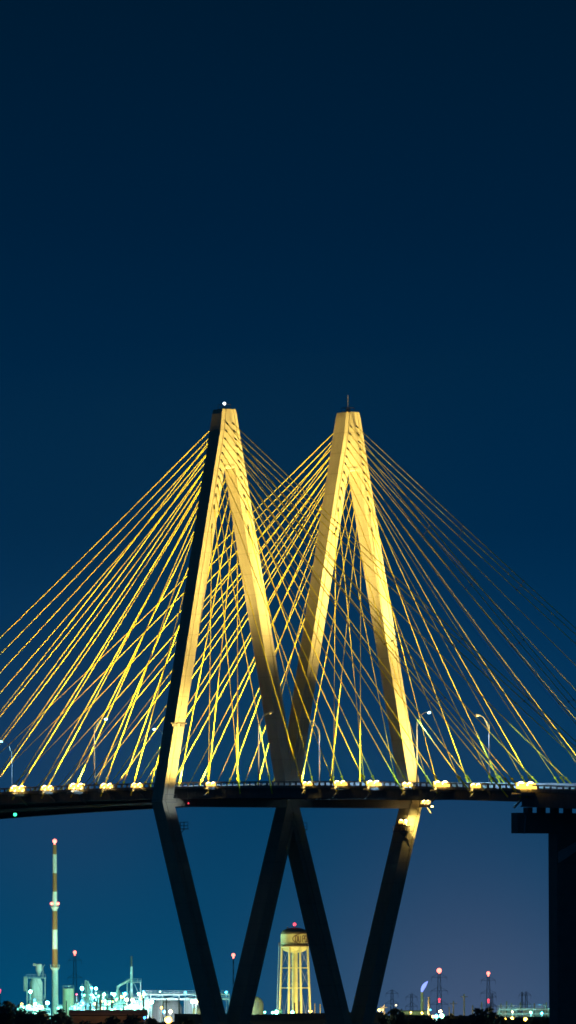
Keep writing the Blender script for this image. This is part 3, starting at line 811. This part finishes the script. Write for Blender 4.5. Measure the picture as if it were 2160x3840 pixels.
zc = zpx(1106, 3522, WD); hh = 1.12; CA = 46
logo = MB()
def L(a0, w_, kind):
    a1 = a0+w_; t, m_, lo = zc+hh*.9, zc, zc-hh*.9
    S_ = {'D': [[(a0,lo),(a0,t),(a0+w_*.6,t),(a1,t-.5),(a1,lo+.5),(a0+w_*.6,lo),(a0,lo)]],
          'U': [[(a0,t),(a0,lo+.4),(a0+w_*.25,lo),(a1-w_*.25,lo),(a1,lo+.4),(a1,t)]],
          'P': [[(a0,lo),(a0,t),(a1,t),(a1,m_),(a0,m_)]],
          'O': [[(a0,lo+.4),(a0,t-.4),(a0+w_*.3,t),(a1-w_*.3,t),(a1,t-.4),(a1,lo+.4),(a1-w_*.3,lo),(a0+w_*.3,lo),(a0,lo+.4)]],
          'N': [[(a0,lo),(a0,t),(a1,lo),(a1,t)]], 'T': [[(a0,t),(a1,t)],[((a0+a1)/2,t),((a0+a1)/2,lo)]]}[kind]
    for st in S_: stroke(logo, st, .26)
for a0, w_, k_ in ((3, 9, 'D'), (16, 9.5, 'U'), (34, 9, 'P'), (47, 10, 'O'), (61, 10, 'N'), (75, 10, 'T')): L(a0, w_, k_)
ov = [(CA+54*math.cos(t), zc+hh*1.55*math.sin(t)) for t in [i*math.pi/24 for i in range(49)]]
stroke(logo, ov, .22)
lg = logo.build('logo', 'logo_brown', tk); 
lamp('SPOT', 'lamp_beam', (1, .82, .30), 70000, base(1106, WD)+Vector((16, -26, 2)), aim=base(1106, WD)+Vector((0, 0, 20)), size=80, blend=.7)
lamp('SPOT', 'lamp_beam', (1, .85, .32), 40000, base(1106, WD)+Vector((-22, -24, 2)), aim=base(1106, WD)+Vector((0, 0, 16)), size=80, blend=.7)
lamp('POINT', 'lamp_beam', (1, .82, .32), 6000, base(1106, WD)+Vector((2.5, 1.5, 3)))

# ------------------------------------------------------------------ pylons, masts, poles
def pylon(x, ytop, wpxs, label, d, arms=(.94, .74, .54), beacons=(), aw=1.6, grp='lattice pylons behind the plant'):
    r = thing('lattice_pylon', label, 'pylon', x, d, grp); H = zpx(x, ytop, d); hw = wpx(wpxs/2, d)
    b = MB(); kk = lambda z: hw*(1-.72*z/H); t = .075*d/4000
    Nn = 9
    for sx_ in (-1, 1):
        for sy in (-1, 1): b.tube((sx_*hw, sy*hw, 0), (sx_*kk(H), sy*kk(H), H), t*1.4, n=4)
    for i in range(Nn):
        z0, z1 = H*i/Nn, H*(i+1)/Nn; a, c = kk(z0), kk(z1)
        for sy in (-1, 1):
            b.tube((-a, sy*a, z0), (c, sy*c, z1), t*.8, n=4); b.tube((a, sy*a, z0), (-c, sy*c, z1), t*.8, n=4); b.tube((-c, sy*c, z1), (c, sy*c, z1), t*.8, n=4)
        for sx_ in (-1, 1): b.tube((sx_*a, -a, z0), (sx_*c, c, z1), t*.8, n=4)
    b.build('lattice_mast', 'dark_steel', r)
    for k in arms:
        z = H*k; q = hw*aw+kk(z); b = MB()
        for sx_ in (-1, 1):
            b.tube((0, 0, z), (sx_*q, 0, z), t, n=4); b.tube((0, 0, z+1.6), (sx_*q, 0, z), t*.8, n=4); b.tube((sx_*q, 0, z), (sx_*q, 0, z-1.6), t*.7, n=4)
        b.build('cross_arm', 'dark_steel', r)
    for y, rad, m in beacons:
        b = MB(); zz = zpx(x, y, d); b.tube((0, 0, zz-1.2), (0, 0, zz), .3, n=6).ball((0, -hw*.3, zz), rad, 8); b.build('beacon', m, r)
    return r
pylon(1647, 3650, 30, 'tall lattice pylon with the largest orange beacon at right', 4200, beacons=((3640, .95, 'redhot_glow'), (3748, .45, 'red_glow')))
pylon(1831, 3662, 28, 'tall lattice pylon with a smaller red beacon near the pier', 4250, beacons=((3650, .68, 'redhot_glow'), (3750, .42, 'red_glow')))
pylon(1470, 3714, 24, 'faint short pylon just right of the right bridge leg', 4600)
pylon(1543, 3729, 22, 'faint short pylon left of the flare stack', 4600)
pylon(1845, 3729, 16, 'short pylon close behind the smaller beacon pylon', 4600)
pylon(1957, 3722, 12, 'narrow short pylon left of a matching pair near the pier', 4600)
pylon(1973, 3721, 18, 'broader short pylon second of the pair near the pier', 4650)
pylon(282, 3582, 26, 'tall faint pylon behind the plant with a red beacon', 4200, beacons=((3572, .66, 'redhot_glow'),))
pylon(876, 3592, 8, 'slim mast with a red beacon between the left legs', 4000, arms=(), beacons=((3582, .66, 'redhot_glow'),))
pylon(0, 3722, 10, 'mast with a red beacon cut by the left photo edge', 4000, arms=(), beacons=((3714, .5, 'red_glow'),))
def pole(x, ytop, label, d, arm=1, q=.17, m='wood_pole'):
    r = thing('utility_pole', label, 'utility pole', x, d, 'utility poles'); H = zpx(x, ytop, d)
    b = MB(); b.tube((0,0,0), (0,0,H), q*1.3, q, 7); b.build('pole', m, r)
    if arm:
        b = MB(); b.box(-1.1, 1.1, -.08, .08, H-1.0, H-.82)
        for xx in (-1, -.4, .4, 1): b.tube((xx, 0, H-.82), (xx, 0, H-.55), .06, n=5)
        b.build('cross_arm', m, r)
PL = [(1608, 3738, 'thick dark pole right of the flare stack', 0, .35), (1700, 3754, 'pole midway between the two beacon pylons, left one', 1, .2), (1740, 3728, 'tallest pole between the two beacon pylons', 1, .24),
      (1772, 3770, 'short pole left of the dark bushes at right', 0, .24), (1806, 3758, 'pole rising from the dark bushes at right', 0, .2), (1878, 3763, 'pole just right of the smaller beacon pylon', 1, .17),
      (1899, 3755, 'second pole right of the smaller beacon pylon', 0, .24), (1917, 3762, 'third pole right of the smaller beacon pylon', 1, .2), (1942, 3778, 'short pole left of the short pylon pair', 0, .15),
      (1951, 3759, 'pole in front of the short pylon pair', 0, .22), (2003, 3762, 'pale pole in front of the long white building', 0, .22), (2039, 3764, 'pole near the pier, left of a twin', 0, .18), (2048, 3758, 'pole nearest to the pier', 0, .22),
      (1440, 3768, 'pole beside the foot of the right bridge leg', 1, .17), (1684, 3776, 'short pole right of the larger beacon pylon', 0, .15),
      (1180, 3763, 'dark mast right of the water tower', 0, .2), (1200, 3765, 'dark mast farther right of the water tower', 0, .2), (1105, 3760, 'dark pole in front of the water tower riser', 0, .25), (1123, 3755, 'dark pole in front of the right water tower legs', 0, .25),
      (538, 3742, 'tall dark pole at the start of the pipe bridge', 0, .25), (612, 3748, 'dark pole left of the huge domed tank centre', 0, .2), (624, 3747, 'dark pole before the huge domed tank', 1, .2), (672, 3741, 'dark pole at the right of the huge domed tank', 0, .22),
      (170, 3745, 'dark pole right of the silo building', 0, .2), (250, 3752, 'dark pole before the upright grey tank', 0, .2), (322, 3768, 'dark pole under the twin columns', 0, .22), (340, 3762, 'dark pole right of the twin columns', 0, .25), (362, 3756, 'thick dark pole in the plant centre', 0, .3),
      (378, 3752, 'dark pole left of the broad frame', 1, .25), (402, 3745, 'dark pole inside the broad frame', 1, .25), (420, 3738, 'tall dark pole left of the duct', 1, .25), (465, 3765, 'dark pole under the duct', 0, .25)]
for x, y, lb, am, q in PL: pole(x, y, lb, 3400 if x < 1300 and x > 1000 else (3420 if x < 1000 else 3500), am, q)

# ------------------------------------------------------------------ small yard lamps
GLOW = {'w': ('white_glow', (.22, 1, .80)), 'y': ('yellow_glow', (1, .75, .3)), 'o': ('orange_glow', (1, .55, .18)), 'c': ('cyan_glow', (.2, .85, 1)), 'b': ('blue_glow', (.1, .4, 1)),
        'g': ('greenwhite_glow', (.4, 1, .75)), 'r': ('red_glow', (1, .3, .15)), 'h': ('warm_glow', (1, .85, .55))}
def yard(x, y, rad, c, label, power=0, d=3400, pole_=True):
    rad *= .68; r = thing('yard_lamp', label, 'lamp', x, d, 'lamps of the industrial plant'); z = zpx(x, y, d); m, col = GLOW[c]
    b = MB(); b.tube((0,0,0), (0,0,z-rad*.5), .1, .07, 6); b.tube((0,0,z-rad*.5), (0, .3, z+rad*.9), .08, n=5); b.box(-rad*.7, rad*.7, .0, rad*1.4, z+rad*.8, z+rad*.95); b.build('mast', 'dark_steel', r)
    b = MB(); b.ball((0, -.02, z), rad, 8); b.build('globe', m, r, smooth=True)
    if power: lamp('POINT', 'lamp_beam', col, power, base(x, d)+Vector((0, -rad-1.2, z)), radius=.4)
YL = [(115, 3719, .8, 'w', 'large white lamp on the silo building', 5000, 3465), (179, 3761, .85, 'w', 'white lamp at the foot of the striped chimney', 7000, 3470), (134, 3764, .6, 'w', 'white lamp between silo building and chimney', 5000, 3440),
      (130, 3750, .35, 'b', 'small blue lamp above the bright blockhouse', 0, 3440), (219, 3783, .62, 'g', 'yellow green lamp below the upright grey tank', 2500, 3400), (308, 3707, .85, 'w', 'large white lamp left of the twin columns', 9000, 3450), (345, 3705, .45, 'c', 'cyan lamp right of the twin columns', 4000, 3450),
      (361, 3707, .65, 'g', 'green white lamp second to the right of the twin columns', 5000, 3450), (391, 3729, .6, 'g', 'green white lamp on the broad low frame', 4000, 3450), (352, 3739, .5, 'w', 'white lamp below the cyan lamp', 3000, 3450), (346, 3731, .35, 'w', 'tiny white lamp below the cyan lamp', 0, 3450),
      (430, 3730, .7, 'w', 'white lamp left of the duct foot', 6000, 3450), (469, 3728, .8, 'c', 'large cyan lamp inside the duct kink', 9000, 3450), (521, 3727, .65, 'w', 'white lamp right of the dark tipped stack', 6000, 3450), (541, 3728, .65, 'w', 'white lamp at the start of the pipe bridge', 4000, 3450), (539, 3718, .3, 'b', 'tiny bluish lamp above the pipe bridge start', 0, 3450),
      (476, 3750, .75, 'h', 'warm lamp below the large cyan lamp', 4000, 3445), (498, 3751, .75, 'h', 'warm lamp under the dark tipped stack', 4000, 3445), (505, 3776, 1.25, 'w', 'largest white lamp in the crowded frame', 12000, 3440), (422, 3789, .55, 'g', 'green lamp low beside the shed, left', 4000, 3400), (457, 3789, .5, 'g', 'green lamp low beside the shed, right', 4000, 3400),
      (288, 3729, .45, 'r', 'red orange lamp right of the upright grey tank', 0, 3440), (308, 3753, .4, 'b', 'blue lamp on the slim vessel', 2000, 3440), (105, 3776, .7, 'w', 'white lamp in front of the low white building', 5000, 3430), (88, 3778, .5, 'w', 'small white lamp at the left of the low white building', 1500, 3430), (67, 3803, .6, 'c', 'cyan lamp among the trees at far left', 1500, 3300), (63, 3829, .5, 'b', 'blue lamp among the trees at far left', 0, 3200),
      (543, 3817, .5, 'b', 'blue lamp low at the right end of the shed', 600, 3200), (570, 3758, .95, 'w', 'large white lamp beside the huge domed tank', 8000, 3470), (722, 3757, .9, 'w', 'white lamp on the ribbed hall', 5000, 3470), (736, 3757, .9, 'h', 'warm white lamp on the ribbed hall beside the bridge leg', 5000, 3470),
      (696, 3722, .5, 'c', 'blue star lamp on the pipe bridge', 2000, 3480), (849, 3721, .5, 'c', 'blue star lamp between the left legs', 2000, 3480), (601, 3719, .4, 'w', 'small white lamp above the domed tank', 0, 3480),
      (615, 3795, .6, 'b', 'bluish lamp below the domed tank', 1500, 3300), (640, 3794, .75, 'h', 'warm lamp below the domed tank', 4000, 3300), (632, 3825, 1.3, 'y', 'bright orange lamp at the bottom of the photo', 3000, 3000), (252, 3831, 1.3, 'y', 'bright orange lamp at the bottom edge before the shed', 3000, 2980),
      (606, 3780, .5, 'o', 'orange lamp before the left of the domed tank', 2500, 3350),
      (993, 3796, .5, 'g', 'green lamp right of the cream dome', 700, 3300), (1022, 3797, .6, 'g', 'green lamp left of the brightest green lamp', 800, 3300), (1037, 3796, .95, 'g', 'brightest green lamp left of the water tower', 1500, 3300), (1097, 3797, .85, 'g', 'green lamp in front of the water tower', 1500, 3300),
      (1159, 3792, .35, 'y', 'yellow lamp at the right foot of the water tower', 800, 3380), (1169, 3792, .35, 'y', 'second yellow lamp at the right foot of the water tower', 0, 3380),
      (1422, 3788, .7, 'y', 'yellow lamp touching the right bridge leg', 1500, 3500), (1435, 3787, .4, 'y', 'smaller yellow lamp beside the right bridge leg', 0, 3500), (1485, 3770, .4, 'h', 'small warm lamp above the bushes beside the right leg', 0, 3520), (1613, 3787, .45, 'c', 'flat blue lamp right of the flare stack', 0, 3500), (1651, 3793, .65, 'h', 'warm lamp below the larger beacon pylon', 2500, 3400),
      (1623, 3812, .5, 'y', 'yellow lamp in the coloured cluster below the larger beacon', 1000, 3200), (1636, 3812, .75, 'c', 'pale cyan lamp in the coloured cluster below the larger beacon', 1500, 3200), (1656, 3810, .8, 'g', 'green lamp in the coloured cluster below the larger beacon', 1500, 3200), (1700, 3816, .55, 'y', 'orange lamp between the bushes at right', 1000, 3200),
      (1892, 3823, .55, 'y', 'yellow lamp in the bushes, left of three', 1000, 3200), (1919, 3821, .65, 'y', 'yellow lamp in the bushes, middle of three', 1500, 3200), (1970, 3823, .7, 'y', 'yellow lamp in the bushes, right of three', 1500, 3200), (1860, 3813, .3, 'o', 'tiny orange lamp left of the three bush lamps', 0, 3200),
      (2030, 3800, .5, 'c', 'cyan lamp on the white building near the pier', 6000, 3480), (1990, 3797, .4, 'w', 'white lamp on the white building at right', 5000, 3480), (1920, 3794, .3, 'h', 'small warm lamp on the low pale tank', 3000, 3480),
      (1540, 3797, .3, 'y', 'yellow lamp on the low wall left of the flare stack', 2500, 3500), (1582, 3798, .35, 'y', 'yellow lamp at the foot of the flare stack', 3500, 3500)]
for x, y, q, c, lb, pw, dd in YL: yard(x, y, q, c, lb, pw*2.3, 2672 if y >= 3803 else dd)

rnd = random.Random(3)
for i in range(60):
    x = rnd.choice((rnd.uniform(292, 470), rnd.uniform(300, 565), rnd.uniform(78, 165))); y = rnd.triangular(3712, 3794, 3770)
    if x < 170: y = rnd.uniform(3762, 3792)
    warm = i % 3 == 0
    r = thing('yard_lamp', 'tiny warm lamp lost in the crowded plant pipework' if warm else 'tiny greenish lamp lost in the crowded plant pipework', 'lamp', x, 3455, 'tiny lamps in the plant pipework')
    z = zpx(x, y, 3455); b = MB(); b.tube((0,0,0), (0,0,z-.2), .06, n=5); b.build('mast', 'dark_steel', r)
    b = MB(); b.ball((0,0,z), rnd.uniform(.2, .42), 6); b.build('globe', 'yellow_glow' if warm else 'greenwhite_glow', r)

# ------------------------------------------------------------------ trees on the bank
def tree(x, ytop, wp, label, d, seed, name='tree', n=520):
    rnd = random.Random(seed); r = thing(name, label, 'tree', x, d, 'dark trees along the bank'); H = zpx(x, ytop, d); W = wpx(wp/2, d)
    b = MB(); b.tube((0,0,0), (0,0,H*.5), .3, .18, 7)
    limbs = []
    for i in range(7):
        a = rnd.uniform(0, 6.28); q = Vector((math.cos(a)*W*.55, math.sin(a)*W*.55, H*rnd.uniform(.55, .88))); limbs.append(q)
        b.tube((0, 0, H*rnd.uniform(.2, .45)), q, .13, .05, 5)
    b.build('trunk', 'bark', r)
    c = MB(); cl = [(p, rnd.uniform(.28, .45)*W+.5) for p in limbs] + [(Vector((rnd.uniform(-.7,.7)*W, rnd.uniform(-.5,.5)*W, H*rnd.uniform(.35, .85))), rnd.uniform(.25, .4)*W+.4) for _ in range(9)]
    cl.append((Vector((0, 0, H-1.0)), .8))
    for i in range(n):
        p, q = rnd.choice(cl); v = Vector([rnd.gauss(0, 1) for _ in range(3)]).normalized()*q*rnd.uniform(.5, 1.12)
        v.z *= .8; p = p+v
        if p.z < .3: p.z = .3
        a1 = Vector([rnd.gauss(0, 1) for _ in range(3)]).normalized(); a2 = a1.orthogonal().normalized(); s1 = rnd.uniform(.25, .6)
        c.add([p-a1*s1, p+a2*s1*.6, p+a1*s1, p-a2*s1*.6], [(0,1,2,3)])
    c.build('crown', 'leaf', r)
TL = [(8, 3770, 60, 'dark tree touching the left photo edge', 2850), (330, 3824, 60, 'low bush in front of the shed roof', 2850), (376, 3826, 50, 'low bush before the shed roof, farther right', 2850), (700, 3810, 60, 'low bush on the bank left of the left leg foot', 2850), (1560, 3808, 60, 'low bush before the low yellow wall', 2850), (1600, 3812, 50, 'low bush before the flare stack foot', 2850),
      (30, 3748, 100, 'large dark tree in the lower left corner', 2850), (72, 3782, 60, 'dark tree second from the left edge', 2820), (112, 3792, 60, 'low dark tree third from the left edge', 2900), (150, 3786, 80, 'round dark tree before the chimney', 2860),
      (205, 3798, 70, 'low dark tree just right of the chimney foot', 2870), (228, 3775, 46, 'small dark tree left of the shed', 2920), (262, 3806, 60, 'low bush at the left end of the shed', 2880),
      (420, 3806, 46, 'dark bush before the middle of the shed', 2850), (492, 3800, 52, 'dark bush before the right end of the shed', 2860), (560, 3812, 50, 'low bush right of the shed', 2870),
      (1050, 3778, 24, 'small dark tree left of the water tower legs', 3300), (1090, 3795, 30, 'small dark bush below the water tower', 3250),
      (1445, 3798, 40, 'dark bush at the foot of the right leg', 2900), (1478, 3776, 46, 'dark pointed tree right of the right leg', 2900), (1505, 3790, 36, 'dark bush right of the pointed tree', 2920),
      (1690, 3795, 50, 'dark bush right of the coloured lamps', 2900), (1728, 3803, 50, 'low dark bush left of the broad dark tree', 2880), (1790, 3776, 80, 'broad dark tree left of the smaller beacon pylon', 2900), (1835, 3772, 70, 'broad dark tree below the smaller beacon pylon', 2890),
      (1880, 3806, 60, 'low dark bush right of the broad dark trees', 2880), (1948, 3812, 70, 'low dark bush between the yellow lamps', 2870), (2005, 3815, 70, 'low dark bush before the white building', 2860), (2050, 3808, 50, 'dark bush at the foot of the pier', 2850), (1640, 3820, 60, 'low bush under the coloured lamps', 2860)]
for i, (x, y, wp, lb, dd) in enumerate(TL): tree(x, y, wp, lb, dd if 'water tower' in lb else 2664-3*(i%3), 100+i, 'bush' if 'bush' in lb else 'tree', int(260+wp*5))

# ------------------------------------------------------------------ damp night air over the channel
hz = MB(); hz.box(-1500, 1500, -2420, 2700, -1, 146); ho = hz.build('haze', 'leaf'); ho['kind'] = 'stuff'; ho.data.materials.clear()
hm = bpy.data.materials.new('haze_air'); hm.use_nodes = True; nt = hm.node_tree; nt.nodes.remove(nt.nodes['Principled BSDF'])
pv = nt.nodes.new('ShaderNodeVolumePrincipled'); pv.inputs['Density'].default_value = 2.6e-5; pv.inputs['Color'].default_value = (.22, .70, 1, 1)
nt.links.new(pv.outputs[0], nt.nodes['Material Output'].inputs['Volume']); ho.data.materials.append(hm)
